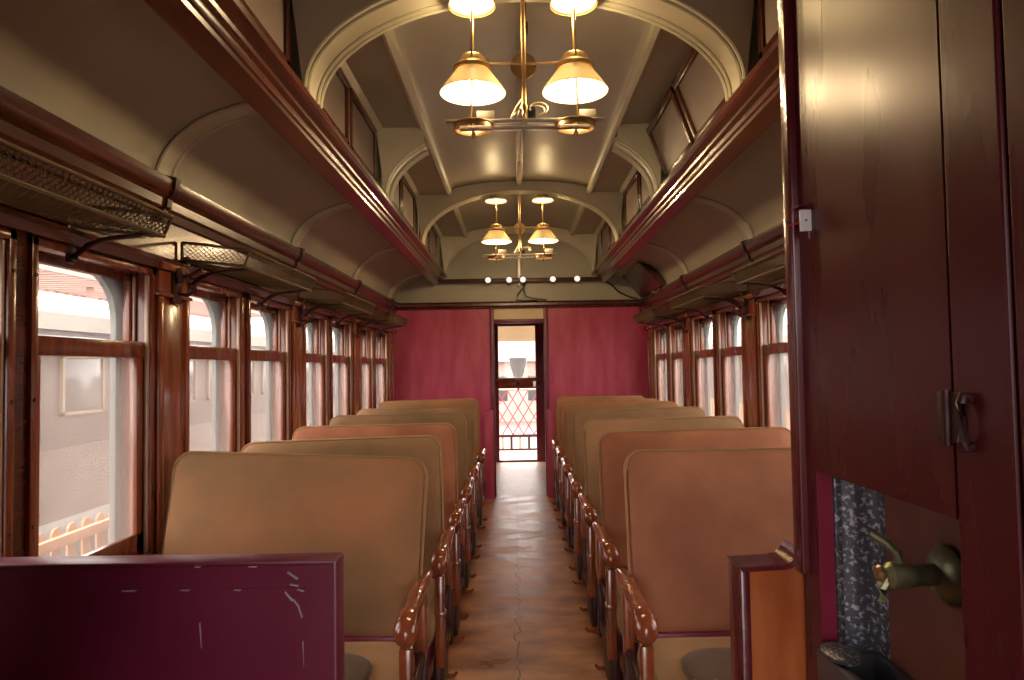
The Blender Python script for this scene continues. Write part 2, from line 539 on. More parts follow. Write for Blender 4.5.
for s in (-1, 1):
    for p in POST[:4]:
        window(s, p + 0.12, p + 0.73, n); n += 1
        window(s, p + 0.79, p + 1.46, n); n += 1

# ------------------------------------------------------------------ ceiling: lower decks, clerestory, upper deck
def roof():
    b = MB()
    for s in (-1, 1):
        prof = [(s * 1.50, 2.10), (s * 1.39, 2.10)] + [(s * deck_pt(i / 12)[0], deck_pt(i / 12)[1]) for i in range(13)] + [(s * .86, 2.44)]
        out = [(x + 0, z + .05) for x, z in prof[::-1]]
        b.strip_y(prof, YB, YE)
        # clerestory wall above windows + band
        b.strip_y([(s * .86, 2.44), (s * .86, 2.50)], YB, YE)
        b.strip_y([(s * .86, 2.82), (s * .86, 2.85), (s * .58, 2.85), (s * .58, 2.872)], YB, YE)
    top = [(.58 * math.cos(PI * i / 16), 2.872 + .085 * math.sin(PI * i / 16)) for i in range(17)]
    b.strip_y(top, YB, YE)
    # outer skin so no daylight leaks in
    b.strip_y([(-1.56, 2.08), (-1.5, 2.3), (-1.0, 2.56), (-.98, 3.0), (-.5, 3.12), (0, 3.15), (.5, 3.12), (.98, 3.0), (1.0, 2.56), (1.5, 2.3), (1.56, 2.08)], YB - .05, YE + .08)
    b.build('ceiling', M['ceil'], kind='structure', angle=50)
roof()

# clerestory mouldings: long beads at the edge of the upper deck
b = MB()
for s in (-1, 1):
    b.prism_y([(s * .60, 2.85), (s * .60, 2.838), (s * .585, 2.832), (s * .565, 2.84), (s * .552, 2.86), (s * .56, 2.884), (s * .58, 2.874)], YB, YE)
    b.prism_y([(s * .86, 2.85), (s * .86, 2.825), (s * .845, 2.825), (s * .83, 2.84), (s * .82, 2.85)], YB, YE)
b.build('trim_30', M['ceil_trim'], kind='structure')

# beams under the clerestory (varnished, stepped)
for s, nm in ((-1, 'trim_31'), (1, 'trim_32')):
    b = MB()
    pr = [(.965, 2.425), (.962, 2.350), (.954, 2.330), (.944, 2.324), (.884, 2.356), (.880, 2.368), (.872, 2.371), (.866, 2.380), (.864, 2.390), (.846, 2.396),
          (.842, 2.406), (.812, 2.414), (.802, 2.422), (.800, 2.440), (.808, 2.456), (.830, 2.465), (.87, 2.48)]
    b.prism_y([(s * x, z) for x, z in pr], YB, YE)
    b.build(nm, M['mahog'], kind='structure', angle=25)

# clerestory walls with sashes
def clerestory(s, n0):
    n = n0
    wall = MB()
    spans = []
    bays = [(-0.52, 1.06)] + [(RIB[i], RIB[i + 1]) for i in range(4)]
    for a, c in bays:
        spans += [(a + .13, a + .77), (a + .81, a + 1.45)]
    ys = YB
    for a, c in spans:
        wall.box(min(s * .86, s * .90), max(s * .86, s * .90), ys, a, 2.48, 2.83)
        ys = c
    wall.box(min(s * .86, s * .90), max(s * .86, s * .90), ys, YE, 2.48, 2.83)
    wall.build('trim_%d' % (33 if s < 0 else 34), M['ceil'], kind='structure', smooth=False)
    for k, (a, c) in enumerate(spans):
        tilt = 0.0
        if s > 0 and k in (4, 5): tilt = R(20)
        root = empty('window_%d' % n, (s * .868, (a + c) / 2, 2.50), None, None, kind='structure')
        h = (c - a) / 2
        f = MB()
        f.box(-.016, .016, -h, -h + .045, 0, .325, .004); f.box(-.016, .016, h - .045, h, 0, .325, .004)
        f.box(-.016, .016, -h, h, 0, .035, .004); f.box(-.018, .018, -h, h, .285, .325, .004)
        fo = f.build('sash_frame', M['mahog'], root)
        g = MB(); g.box(-.004, .004, -h + .04, h - .04, .03, .29)
        go = g.build('pane', M['clere'], root, smooth=False)
        if tilt:
            for q in (fo, go):
                q.rotation_euler = (0, -tilt, 0)
        n += 1
    return n
nn = clerestory(-1, 40); clerestory(1, nn)

# ------------------------------------------------------------------ ribs (arches) across the car
def arch_inner(t):       # t 0..pi
    return (.815 * math.cos(t), 2.455 + .425 * math.sin(t))
def upper_rib(p, n, full=True, depth=.10):
    y0, y1 = p - depth, p + depth
    b = MB()
    N = 40
    def top(x):
        ax = abs(x)
        if ax > .58: return 2.85
        return 2.868 + .085 * math.sqrt(max(0, 1 - (ax / .58) ** 2))
    if full:
        rng = [(0, N)]
    else:
        cut = int(N * .26)
        rng = [(0, cut), (N - cut, N)]
    for i0, i1 in rng:
        inner = [arch_inner(PI * i / N) for i in range(i0, i1 + 1)]
        for (xa, za), (xb, zb) in zip(inner[:-1], inner[1:]):
            ta, tb = top(xa), top(xb)
            pa = (.862 if xa > .81 else (-.862 if xa < -.81 else xa))
            pb = (-.862 if xb < -.81 else (.862 if xb > .81 else xb))
            # plate quads front/back and soffit
            for y, fl in ((y0, 1), (y1, 0)):
                v = [b.bm.verts.new(q) for q in ((xa, y, za), (xb, y, zb), (pb, y, max(tb, zb + .002)), (pa, y, max(ta, za + .002)))]
                b.bm.faces.new(v if fl else v[::-1])
            v = [b.bm.verts.new(q) for q in ((xa, y0, za), (xa, y1, za), (xb, y1, zb), (xb, y0, zb))]
            b.bm.faces.new(v)
    bmesh.ops.remove_doubles(b.bm, verts=b.bm.verts[:], dist=.0004)
    # beads along both edges
    for i0, i1 in rng:
        for yy in (y0 + .004, y0 + .045, y1 - .045, y1 - .004):
            pts = [Vector((arch_inner(PI * i / N)[0] * .992, yy, arch_inner(PI * i / N)[1] - .002)) for i in range(i0, i1 + 1)]
            b.tube(pts, .0075, 6)
    b.build('trim_%d' % n, M['ceil_trim'], kind='structure', angle=40)
upper_rib(RIB[0], 70, True); upper_rib(RIB[1], 71, True, .11); upper_rib(RIB[2], 72, False, .10); upper_rib(RIB[3], 73, True, .06); upper_rib(7.64, 74, True, .05)

def lower_rib(s, p, n):
    b = MB()
    for w, th in ((.055, .006),):
        pr = [deck_pt(i / 16) for i in range(17)]
        prof = []
        for i, (x, z) in enumerate(pr):
            prof.append((s * x, z))
        inn = []
        for i, (x, z) in enumerate(pr):
            a = i / 16 * PI / 2
            inn.append((s * (x - th * math.cos(a)), z - th * math.sin(a)))
        b.prism_y(prof + inn[::-1], p - w, p + w)
    for yy in (p - .055, p + .055):
        pts = [Vector((s * (deck_pt(i / 16)[0] - .006), yy, deck_pt(i / 16)[1] - .006)) for i in range(17)]
        b.tube(pts, .0075, 6)
    b.build('trim_%d' % n, M['ceil_trim'], kind='structure', angle=40)
k = 80
for s in (-1, 1):
    for p in RIB:
        lower_rib(s, p, k); k += 1

# ------------------------------------------------------------------ end wall
DX0, DX1, DZ = -.30, .275, 2.08
b = MB()
b.box(-HW - .1, DX0, YE, YE + .06, 0, 2.13)
b.box(DX1, HW + .1, YE, YE + .06, 0, 2.13)
b.build('wall_end', M['maroon'], kind='structure', smooth=False)
b = MB()   # lunette above
prof = [(-1.45, 2.10), (-1.45, 2.2)] + [(-deck_pt(i / 8)[0], deck_pt(i / 8)[1] + .02) for i in range(9)] + [(-.86, 2.86), (-.58, 2.87)] + \
       [(-.5, 2.93), (0, 2.97), (.5, 2.93), (.58, 2.87), (.86, 2.86)] + [(deck_pt(i / 8)[0], deck_pt(i / 8)[1] + .02) for i in range(8, -1, -1)] + [(1.45, 2.2), (1.45, 2.10)]
b.prism_y(prof, YE + .002, YE + .06)
b.build('wall_end_lunette', M['ceil'], kind='structure', smooth=False)
b = MB()   # rail between panels and lunette
b.prism_x([(YE, 2.06), (YE - .03, 2.065), (YE - .035, 2.085), (YE - .05, 2.095), (YE - .05, 2.12), (YE - .03, 2.14), (YE, 2.14)], -HW, HW)
b.build('trim_94', M['mahog'], kind='structure')
b = MB()
b.box(DX0 - .035, DX0 + .012, YE - .028, YE + .08, 0, 2.07, .006)
b.box(DX1 - .012, DX1 + .035, YE - .028, YE + .08, 0, 2.07, .006)
b.build('trim_95', M['purple'], kind='structure')
b = MB(); b.box(DX0 + .01, DX1 - .01, YE + .01, YE + .04, 1.94, 2.07); b.build('trim_97', M['cream'], kind='structure', smooth=False)
b = MB(); b.box(DX0 + .01, DX1 - .01, YE - .01, YE + .06, 1.90, 1.945, .005); b.build('trim_98', M['purple'], kind='structure')
# low maroon corner posts beside the doorway
b = MB()
b.box(DX0 - .10, DX0 - .0, YE - .14, YE - .02, 0, .95, .008)
b.box(DX1 + .0, DX1 + .10, YE - .14, YE - .02, 0, .95, .008)
b.build('trim_96', M['maroon'], kind='structure')

# passage beyond the end wall
YD = 10.5
b = MB(); b.box(-.75, .75, YE + .05, 12.2, -.06, 0.0)
b.build('floor_passage', M['litwood'], kind='structure', smooth=False)
b = MB()
b.box(-.62, -.56, YE + .06, YD, 0, 2.5); b.box(.56, .62, YE + .06, YD, 0, 2.5)
b.build('wall_passage', M['orange'], kind='structure', smooth=False)
b = MB(); b.box(-.7, .7, YE + .06, 10.56, 2.42, 2.5)
b.build('ceiling_passage', M['ceil'], kind='structure', smooth=False)
# door frame at the far end
dr = empty('door_1', (0, YD, 0), None, None, kind='structure')
b = MB()
b.box(-.60, -.315, 0, .05, 0, 2.1, .006); b.box(.24, .60, 0, .05, 0, 2.1, .006)
b.build('door_post', M['purple'], dr)
b = MB(); b.box(-.60, .60, -.01, .05, 2.08, 2.42, .004); b.build('transom_panel', M['cream'], dr)
b = MB(); b.box(-.60, .60, -.03, .06, 2.03, 2.085, .006); b.box(-.315, .24, .0, .04, .0, .03, .004); b.build('door_head', M['purple'], dr)
b = MB(); b.box(-.36, .30, -.05, -.02, 1.20, 1.255, .01); b.box(-.40, .30, -.05, -.02, 1.095, 1.125, .006); b.box(-.32, .20, -.035, -.02, 1.12, 1.21, .004); b.build('door_rail', M['orange'], dr)
b = MB(); b.lathe([(.02, 0), (.03, .01), (.026, .03), (.012, .035)], (-.03, -.085, 1.165), 12, 'Y'); b.build('door_knob', M['dark_iron'], dr)
b = MB(); b.box(-.315, .24, .018, .022, 1.26, 2.03); b.build('pane', M['glass_door'], dr, smooth=False)
b = MB(); b.box(.10, .13, -.03, -.01, 2.17, 2.26, .004); b.box(-.03, -.015, -.03, -.01, 2.18, 2.30, .003); b.box(-.01, .28, -.03, -.018, 2.29, 2.30); b.build('door_catch', M['dark_iron'], dr)

# platform gate and hood beyond
g = empty('platform_gate', (0, 12.0, 0), 'low barred gate with folding red and white lattice across open rear platform', 'gate')
b = MB(); b.box(-.7, .7, -.02, .02, .22, .27, .006); b.box(-.7, .7, -.015, .015, .0, .03, .004); b.build('gate_rail', M['dark_iron'], g)
for i in range(9):
    b = MB(); b.box(-.60 + i * .15 - .02, -.60 + i * .15 + .02, -.012, .012, .03, .22, .003); b.build('baluster', M['dark_iron'] if i % 2 else M['stop'], g)
b = MB()
for i in range(-4, 7):
    x = -.66 + i * .18
    for sg in (1, -1):
        xa, xb = x, x + sg * .45
        za, zb = .27, 1.02
        pts = []
        for t in (0, 1):
            pts.append((xa + (xb - xa) * t, .005 * sg, za + (zb - za) * t))
        if -.75 < min(xa, xb) and max(xa, xb) < .75:
            b.tube(pts, (.010), 6)
b.build('lattice', M['maroon'], g)
b = MB(); b.tube([(-.7, 0, 1.03), (.7, 0, 1.03)], .016, 8); b.build('top_rail', M['steel'], g)
b = MB(); b.lathe([(.055, 0), (.08, .02), (.13, .20), (.145, .30), (.15, .33), (.06, .34)], (-.02, 11.8, 1.24), 20)
b.lathe([(.018, 0), (.018, .21)], (-.02, 11.8, 1.03), 10)
hs = b.build('brake_housing', M['black'], g, label='dark grey tapered housing'); hs.location = (0, -12.0, 0)
b = MB(); b.prism_x([(10.56, 2.42), (12.1, 1.86), (12.1, 1.90), (10.56, 2.45)], -.75, .75); b.build('ceiling_platform', M['cream'], kind='structure', smooth=False)

# ------------------------------------------------------------------ wall behind the camera, unseen doorway added to let daylight in
b = MB(); b.box(-1.55, -.42, YB - .06, YB, -.06, 3.05); b.box(.30, 1.55, YB - .06, YB, -.06, 3.05); b.box(-.42, .30, YB - .06, YB, 2.02, 3.05)
b.build('wall_back', M['locker'], kind='structure', smooth=False)

b = MB(); b.box(-1.40, -.56, YB, .62, 0, 2.9)  # added block out of view, keeps rear daylight off the near left
b.build('wall_light_block', M['locker'], kind='structure', smooth=False)

# ------------------------------------------------------------------ luggage racks
def lattice(b, P, nu, nv, r, du=1.0):
    """crossed wires over the bilinear patch P(u, v)"""
    for i in range(-nv, nu + 1):
        for sg in (1, -1):
            a0, a1 = (i, i + nv) if sg > 0 else (i + nv, i)
            u0, v0, u1, v1 = a0 / nu, 0.0, a1 / nu, 1.0
            # clip to 0..1 in u
            pts = []
            def at(t): return (u0 + (u1 - u0) * t, v0 + (v1 - v0) * t)
            t0, t1 = 0.0, 1.0
            if u0 != u1:
                ta, tb = (0 - u0) / (u1 - u0), (1 - u0) / (u1 - u0)
                lo, hi = min(ta, tb), max(ta, tb)
                t0, t1 = max(t0, lo), min(t1, hi)
            if t1 - t0 < .01: continue
            p, q = P(*at(t0)), P(*at(t1))
            b.tube([p, q], r, 4)

def make_rack():
    L = 0.46     # half length
    root = empty('luggage_rack', (0, 0, 0), 'x', 'luggage rack', 'brass luggage racks above the windows')
    # local: x = 0 at wall, negative x outwards for right wall (x- into the car)
    fr = MB()
    zb, zt, zl = .0, .02, .062
    fr.tube([(-.26, -L, zb), (-.26, L, zb)], .006, 8)
    fr.tube([(-.285, -L, zl), (-.285, L, zl)], .006, 8)
    fr.tube([(-.01, -L, .03), (-.01, L, .03)], .006, 8)
    for y in (-L, L):
        fr.tube([(-.01, y, .03), (-.26, y, zb), (-.285, y, zl)], .006, 8)
        fr.tube([(-.01, y, .10), (-.10, y, .09), (-.285, y, zl)], .006, 8)
        fr.tube([(-.01, y, .03), (-.01, y, .10)], .006, 8)
    fr.build('rack_frame', M['brass_dark'], root)
    b = MB()
    lattice(b, lambda u, v: (-.26 - .025 * v, -L + 2 * L * u, zb + (zl - zb) * v), 40, 3, .0015)
    b.build('front_mesh', M['brass_dark'], root)
    b = MB()
    lattice(b, lambda u, v: (-.01 - .25 * v, -L + 2 * L * u, .03 - .03 * v - .02 * math.sin(v * PI)), 28, 8, .0014)
    b.build('bottom_mesh', M['brass_dark'], root)
    for y in (-L, L):
        b = MB()
        lattice(b, lambda u, v: (-.01 - (.25 + .025 * v) * u, y, .03 - .03 * u + (.07 - .008 * u) * v), 12, 4, .0016)
        b.build('end_mesh', M['brass_dark'], root)
    for y in (-L + .06, L - .06):
        b = MB()
        b.tube([(-.005, y, -.075), (-.03, y, -.06), (-.06, y, -.035), (-.10, y, -.02), (-.16, y, -.012), (-.22, y, -.008), (-.262, y, -.002)],
               [(.008, .010), (.007, .009), (.006, .010), (.006, .008), (.006, .008), (.005, .006), (.005, .005)], 8)
        b.box(-.012, 0, y - .018, y + .018, -.09, .05, .005)
        b.lathe([(.008, 0), (.012, .006), (.008, .014), (.004, .018)], (-.02, y, -.082), 10)
        b.build('bracket', M['dark_iron'], root)
    return root
RACKC = [1.70, 3.26, 4.84, 6.42]
RL = {(-1, 0): 'dark brass mesh luggage rack nearest the camera on left wall',
      (-1, 1): 'brass mesh luggage rack with bright lamp glare behind it on left wall',
      (-1, 2): 'brass mesh luggage rack above the second pair of full left windows',
      (-1, 3): 'brass mesh luggage rack on left wall, nearest the end wall',
      (1, 1): 'brass mesh luggage rack on right wall, partly cut off by tall maroon locker',
      (1, 2): 'brass mesh luggage rack on right wall with a bright glinting bracket',
      (1, 3): 'brass mesh luggage rack on right wall under the red curved box'}
proto = None
for (s, i), lb in RL.items():
    if proto is None:
        proto = make_rack(); o = proto
    else:
        o = copy_tree(proto)
    o.location = (s * (HW - .002), RACKC[i], 1.835)
    o.rotation_euler = (0, 0, 0 if s > 0 else PI)
    o['label'] = lb

# small cap ornaments on pilaster head between racks
hk = None
HL = {(-1, 1): 'dark ornate coat hook bracket on left pilaster nearest camera', (-1, 2): 'ornate coat hook bracket on the left pilaster between the window pairs',
      (-1, 3): 'ornate coat hook bracket on the farther left pilaster',
      (1, 2): 'ornate coat hook bracket on right pilaster nearest the maroon locker', (1, 3): 'ornate coat hook bracket on the farther right pilaster'}
for (s, i), lb in HL.items():
    if hk is None:
        hk = empty('coat_hook', (0, 0, 0), 'x', 'coat hook', 'coat hooks on the pilasters')
        b = MB(); b.box(-.010, 0, -.035, .035, -.09, .05, .008); b.lathe([(.008, 0), (.034, .008), (.03, .02), (.01, .024)], (-.03, 0, .02), 14, 'X'); b.build('back_plate', M['dark_iron'], hk)
        b = MB(); b.tube([(-.01, 0, -.05), (-.05, 0, -.06), (-.075, 0, -.035), (-.08, 0, -.01)], [.007, .007, .006, .008], 8)
        b.tube([(-.01, 0, .01), (-.06, 0, .02), (-.10, 0, .05)], [.007, .006, .009], 8); b.build('hook', M['dark_iron'], hk)
        o = hk
    else:
        o = copy_tree(hk)
    o.location = (s * (HW - .026), POST[i], 1.77)
    o.rotation_euler = (0, 0, 0 if s > 0 else PI)
    o['label'] = lb

# ------------------------------------------------------------------ seats
SW = .95          # back width
def make_seat(s, kind):
    """local origin: floor, at the aisle edge centre of the seat; s = side of the car (-1 left)"""
    root = empty('coach_seat', (0, 0, 0), 'x', 'seat', 'plush coach seats')
    xin, xout = s * .005, s * (.005 + SW)
    xc = (xin + xout) / 2
    m = PL[kind]
    # cushion  (front edge at y=-.48, back at y=0)
    b = MB(); b.pillow(SW, .52, .17, .07, (xc, -.25, .385), 'XY', k=6)
    cu = b.build('seat_cushion', PL['olive'], root)
    b = MB(); b.pillow(SW - .20, .34, .05, .13, (xc, -.33, .467), 'XY', k=6)  # darker rounded slab set on the front of the cushion
    b.build('dark_pad', PAD, cu)
    b = MB(); b.box(min(xin, xout) + .02, max(xin, xout) - .02, -.47, .02, .20, .30, .01)
    b.box(min(xin, xout) + .02, max(xin, xout) - .02, -.02, .03, .28, .475, .008)
    b.build('seat_frame', M['purple'], root)
    # backrest: origin at its foot
    H = .652
    b = MB(); b.pillow(SW, H, .115, .07, (0, 0, H / 2), 'XZ', k=7)
    bk = b.build('backrest', m, root)
    bk.location = (xc, .035, .453)
    bk.rotation_euler = (R(-11), 0, 0)
    pts = []
    w, h, rc = SW - .012, H - .012, .066
    for cx, cy, a0 in ((w / 2 - rc, h / 2 - rc, 0), (-w / 2 + rc, h / 2 - rc, 90), (-w / 2 + rc, -h / 2 + rc, 180), (w / 2 - rc, -h / 2 + rc, 270)):
        for i in range(6):
            a = R(a0 + 90 * i / 5)
            pts.append((cx + rc * math.cos(a), -.036, H / 2 + cy + rc * math.sin(a)))
    b = MB(); b.tube(pts, .0040, 6, closed=True)
    b.build('piping', PIPE, bk)
    # aisle arm
    ax = -s * .012
    arm = MB()
    path = [(ax, .16, .640), (ax, .08, .648), (ax, 0, .650), (ax, -.10, .645), (ax, -.18, .638), (ax, -.25, .640), (ax, -.305, .644), (ax, -.345, .636), (ax, -.366, .618), (ax, -.368, .602), (ax, -.360, .592)]
    rad = [(.014, .020), (.018, .026), (.019, .028), (.019, .028), (.020, .029), (.022, .031), (.025, .034), (.027, .036), (.028, .036), (.026, .033), (.022, .028)]
    arm.tube(path, rad, 14, up=Vector((1, 0, 0)))
    arm = arm.build('armrest', M['armwood'], root, angle=80)
    b = MB(); b.box(ax - .020, ax + .020, -.372, -.332, .20, .57, .007); b.box(ax - .024, ax + .024, -.376, -.328, .405, .425, .004)
    b.build('front_post', M['armwood'], root)
    b = MB(); b.box(ax - .018, ax + .018, -.02, .022, .40, .64, .007)
    b.build('rear_post', M['armwood'], root)
    b = MB()
    b.box(ax - .014, ax + .014, -.33, .02, .20, .245, .006)
    b.box(ax - .018, ax + .018, -.02, .03, .16, .40, .006)
    b.tube([(ax, -.01, .41), (ax, -.10, .36), (ax, -.20, .30), (ax, -.33, .25)], [(.015, .022), (.012, .012), (.012, .012), (.015, .015)], 8)
    b.tube([(ax, -.33, .40), (ax, -.22, .40), (ax, -.10, .405), (ax, 0, .42)], .010, 8)
    b.box(ax + s * .02 - .018, ax + s * .02 + .018, -.30, -.02, .02, .21, .01)
    b.build('side_frame', M['dark_iron'], root)
    b = MB()
    b.box(ax + s * .05 - .03, ax + s * .05 + .03, -.36, .05, 0, .03, .008)
    for y in (-.32, .0):
        b.tube([(ax + s * .02, y, .012), (ax - s * .022, y, .014), (ax - s * .034, y, .028)], [.010, .010, .007], 8)
    b.build('foot', M['armwood'], root)
    b = MB(); b.box(s * .86 - .03, s * .86 + .03, -.36, .05, 0, .2, .01); b.build('wall_leg', M['dark_iron'], root)
    # footrest bar with two brass ends
    b = MB(); b.tube([(s * .10, -.50, .18), (s * .80, -.50, .18)], .014, 8); b.tube([(s * .12, -.44, .22), (s * .12, -.50, .18)], .008, 6); b.tube([(s * .78, -.44, .22), (s * .78, -.50, .18)], .008, 6)
    b.build('footrest', M['brass'], root)
    for x in (.10, .16):
        b = MB(); b.tube([(s * x, -.44, .45), (s * x, -.46, .485), (s * (x + .012), -.43, .495)], [.007, .006, .005], 8)
        b.build('pull_tab', M['brass'], root)
    return root

ORD = ['nearest the camera', 'second from the camera', 'third from the camera', 'fourth from the camera', 'fifth from the camera', 'sixth from the camera', 'seventh from the camera']
XA = {-1: .385, 1: .345}
protos = {}
def seat(s, kind, y, lean, dz, label, sidew=0, tz=0):
    key = (s, kind)
    if key not in protos:
        o = make_seat(s, kind); protos[key] = o
    else:
        o = copy_tree(protos[key])
    o.location = (s * XA[s] + sidew, y, 0)
    for c in [c for c in bpy.data.objects if c.parent == o and c.name.startswith('backrest')]:
        c.rotation_euler = (R(-lean), R(tz), 0)
        c.location.z = .453 + dz
    o['label'] = label
    o['group'] = 'plush coach seats %s of the aisle' % ('left' if s < 0 else 'right')
LEFT = [('tan', 2.50, 12, .004, 2.4, 'wide tan plush coach seat left of the aisle, right behind purple half partition'),
        ('olive', 3.24, 5, -.015, -1.3, 'olive tan plush coach seat left of aisle, second back from camera'),
        ('rust', 3.98, 6, -.01, -.6, 'rust brown plush coach seat left of the aisle, third back from camera'),
        ('olive', 4.76, 7, 0, -.4, 'olive plush coach seat left of the aisle, just behind the rust brown one'),
        ('olive', 5.54, 8, 0, -.3, 'olive plush coach seat left of aisle, fifth back from the camera'),
        ('tan', 6.50, 8, .02, -1.3, 'tan plush coach seat left of the aisle, last before the maroon end wall')]
RIGHT = [('rust', 2.50, 11, 0, 0, 'tan brown plush coach seat right of aisle, right behind the orange wood half partition'),
         ('rust', 3.30, 9, .0, -.6, 'rust tan plush coach seat right of the aisle, second back from camera'),
         ('olive', 4.08, 8, 0, -.6, 'olive plush coach seat right of the aisle, third back from camera'),
         ('olive', 4.90, 9, .01, -.5, 'olive tan plush coach seat right of aisle, fourth back from the camera'),
         ('tan', 5.72, 9, .01, -.5, 'tan plush coach seat right of aisle, fifth back from camera'),
         ('rust', 6.46, 9, .0, -.4, 'brown plush coach seat right of aisle, second to last before end wall'),
         ('tan', 7.20, 9, .0, 0, 'brown plush coach seat right of the aisle, against the maroon end wall')]
for kd, y, ln, dz, tz, lb in LEFT: seat(-1, kd, y, ln, dz, lb, tz=tz, sidew=-.02 if y < 2.6 else 0)
for kd, y, ln, dz, tz, lb in RIGHT: seat(1, kd, y, ln, dz, lb, tz=tz)

# ------------------------------------------------------------------ left half partition (purple)
pl = empty('half_partition', (0, 1.45, 0), 'glossy purple painted half partition in front of the left seats', 'partition')
b = MB(); b.box(-1.398, -.4265, 0, .055, 0, 1.012, 0); b.build('panel', M['purple'], pl)
b = MB(); b.box(-1.398, -.4265, .0003, .066, 1.012, 1.020, .002)
b.build('cap_rail', M['purple'], pl)
b = MB(); b.box(-.446, -.422, .001, .067, 0, 1.018, .003); b.build('end_post', M['purple'], pl)
b = MB()
b.box(-1.35, -.486, -.0014, .0, .962, .966); b.box(-.490, -.486, -.0014, 0, .30, .966)
b.build('panel_bead', M['purple'], pl)
b = MB()
random.seed(3)
for (x, z, dx, dz) in ((-.520, 1.000, .022, -.014), (-.515, .975, .018, -.003), (-.525, .960, .016, -.018), (-.508, .945, .012, -.016), (-.498, .930, .008, -.022), (-.50, .965, .014, -.004), (-.74, .966, .02, 0), (-.63, .965, .015, 0),
                       (-.86, .966, .03, 0), (-.60, 1.012, .018, 0), (-.71, 1.013, .012, 0), (-.489, .86, .001, -.05), (-.70, .90, .003, -.05)):
    b.prism_y([(x, z), (x + dx, z + dz), (x + dx * .8, z + dz - .003), (x - .002, z - .002)], -.0045, -.0005)
b.build('paint_chip', M['chip'], pl, smooth=False, label='small pale paint chips')

# right half partition (orange wood) with swept top
LX = .53          # face of tall locker
pr_ = empty('half_partition', (0, 1.45, 0), 'orange varnished wood half partition in front of the right seats', 'partition')
b = MB()
top = [(.425, 0), (.425, 1.025), (.50, 1.028)]
b.prism_y([(.425, 0), (.425, 1.006), (.50, 1.008), (.52, 1.012), (.530, 1.018), (.535, 1.026), (.60, 1.026), (.60, 0)], .012, .070)
b.build('panel', M['orange'], pr_)
b = MB()
b.box(.403, .424, -.004, .080, 0, 1.010, .005)
b.build('end_post', M['locker_trim'], pr_)
b = MB()
path = [(.401, 1.012), (.44, 1.014), (.485, 1.016), (.501, 1.019), (.512, 1.026), (.519, 1.036), (.524, 1.05)]
for (xa, za), (xb, zb) in zip(path[:-1], path[1:]):
    pass
up = [(x, z) for x, z in path]
dn = [(x + .007, z - .010) for x, z in path[::-1]]
b.prism_y(up + dn, -.005, .082)
b.build('cap_rail', M['locker_trim'], pr_)
pr_.scale = (1, 1, .984)

# ------------------------------------------------------------------ tall locker on the right
lk = empty('tall_locker', (0, 1.45, 0), 'tall glossy dark maroon locker along right side with water niche', 'locker')
def wall_z(y, ratio): return 1.41 - ratio * .576
NY0, NY1 = .94, 1.375        # niche along y
NZ0, NZ1 = .84, 1.20
b = MB()
YF = 1.45; YN = -.86
b.box(LX + .004, LX + .024, NY1 - YF, -.002, 0, 2.86, 0)              # strip between niche and the edge
b.box(LX + .004, LX + .024, NY0 - YF, NY1 - YF, NZ1, 2.86, 0)        # above the niche
b.box(LX + .004, LX + .024, NY0 - YF, NY1 - YF, 0, NZ0, 0)           # below
b.build('side_panel', M['locker'], lk, smooth=False)
b = MB(); b.prism_y([(LX + .024, 0), (1.395, 0), (1.395, 2.08), (1.30, 2.2), (1.0, 2.36), (.93, 2.33), (.84, 2.38), (.77, 2.46), (.80, 2.6), (.55, 2.86), (LX + .024, 2.86)], -.02, .0)
b.build('end_panel', M['locker'], lk, smooth=False)
# doors nearer than the niche
d1 = MB(); d1.box(LX, LX + .022, .820 - YF, .932 - YF, .02, 2.84, .005); d1.build('door', M['locker'], lk, smooth=False)
d2 = MB(); d2.box(LX, LX + .022, -.86 - YF + .02, .812 - YF, .02, 2.84, .005); d2.build('door', M['locker'], lk, smooth=False)
b = MB(); b.box(LX + .028, LX + .04, -.86 - YF + .02, .94 - YF, 0, 2.86); b.build('inner_frame', M['black'], lk, smooth=False)
# rounded edge trim
b = MB()
pts = [(LX - .0, -.004, 1.05), (LX - .0, -.004, 2.88)]
b.box(LX - .012, LX + .028, -.030, .012, .985, 2.86, .006, 3)
b.build('edge_trim', M['locker_trim'], lk)
# strike plate
sp = empty('strike_plate', (LX - .004, 1.36, 1.688), 'bright steel strike plate on the maroon locker edge', 'latch')
b = MB(); b.box(-.014, .008, -.002, .004, -.021, .021, .001); b.build('plate', M['bright_steel'], sp)
b = MB(); b.lathe([(.0022, -.003), (.0022, .0)], (-.003, 0, .0), 8, 'Y'); b.build('screw', M['black'], sp)
b = MB(); b.box(-.012, .006, .004, .05, .030, .032, .0); b.box(.002, .008, -.001, .003, -.036, .034, .0005); b.build('catch_bracket', M['locker_trim'], sp)
b = MB(); b.tube([(-.03, .02, -.005), (-.014, .003, -.004)], .0022, 6); b.build('bolt', M['red'], sp)
# handles at the door joint
for yy, nm, h0, h1 in ((.925, 'hinge', 1.298, 1.372), (.895, 'handle', 1.295, 1.368)):
    b = MB()
    if nm == 'hinge':
        b.tube([(LX - .006, yy + .012 - YF, h0), (LX - .006, yy + .012 - YF, h1)], .006, 10)
        b.box(LX - .004, LX, yy - .02 - YF, yy + .035 - YF, h0 + .004, h1 - .004, .001)
    else:
        b.tube([(LX, yy - YF, h0 + .006), (LX - .010, yy - YF, h0 + .004), (LX - .012, yy - YF, h0 + .012), (LX - .012, yy - YF, h1 - .012), (LX - .010, yy - YF, h1 - .004), (LX, yy - YF, h1 - .006)], .007, 10)
    b.build(nm, M['dark_iron'], lk)

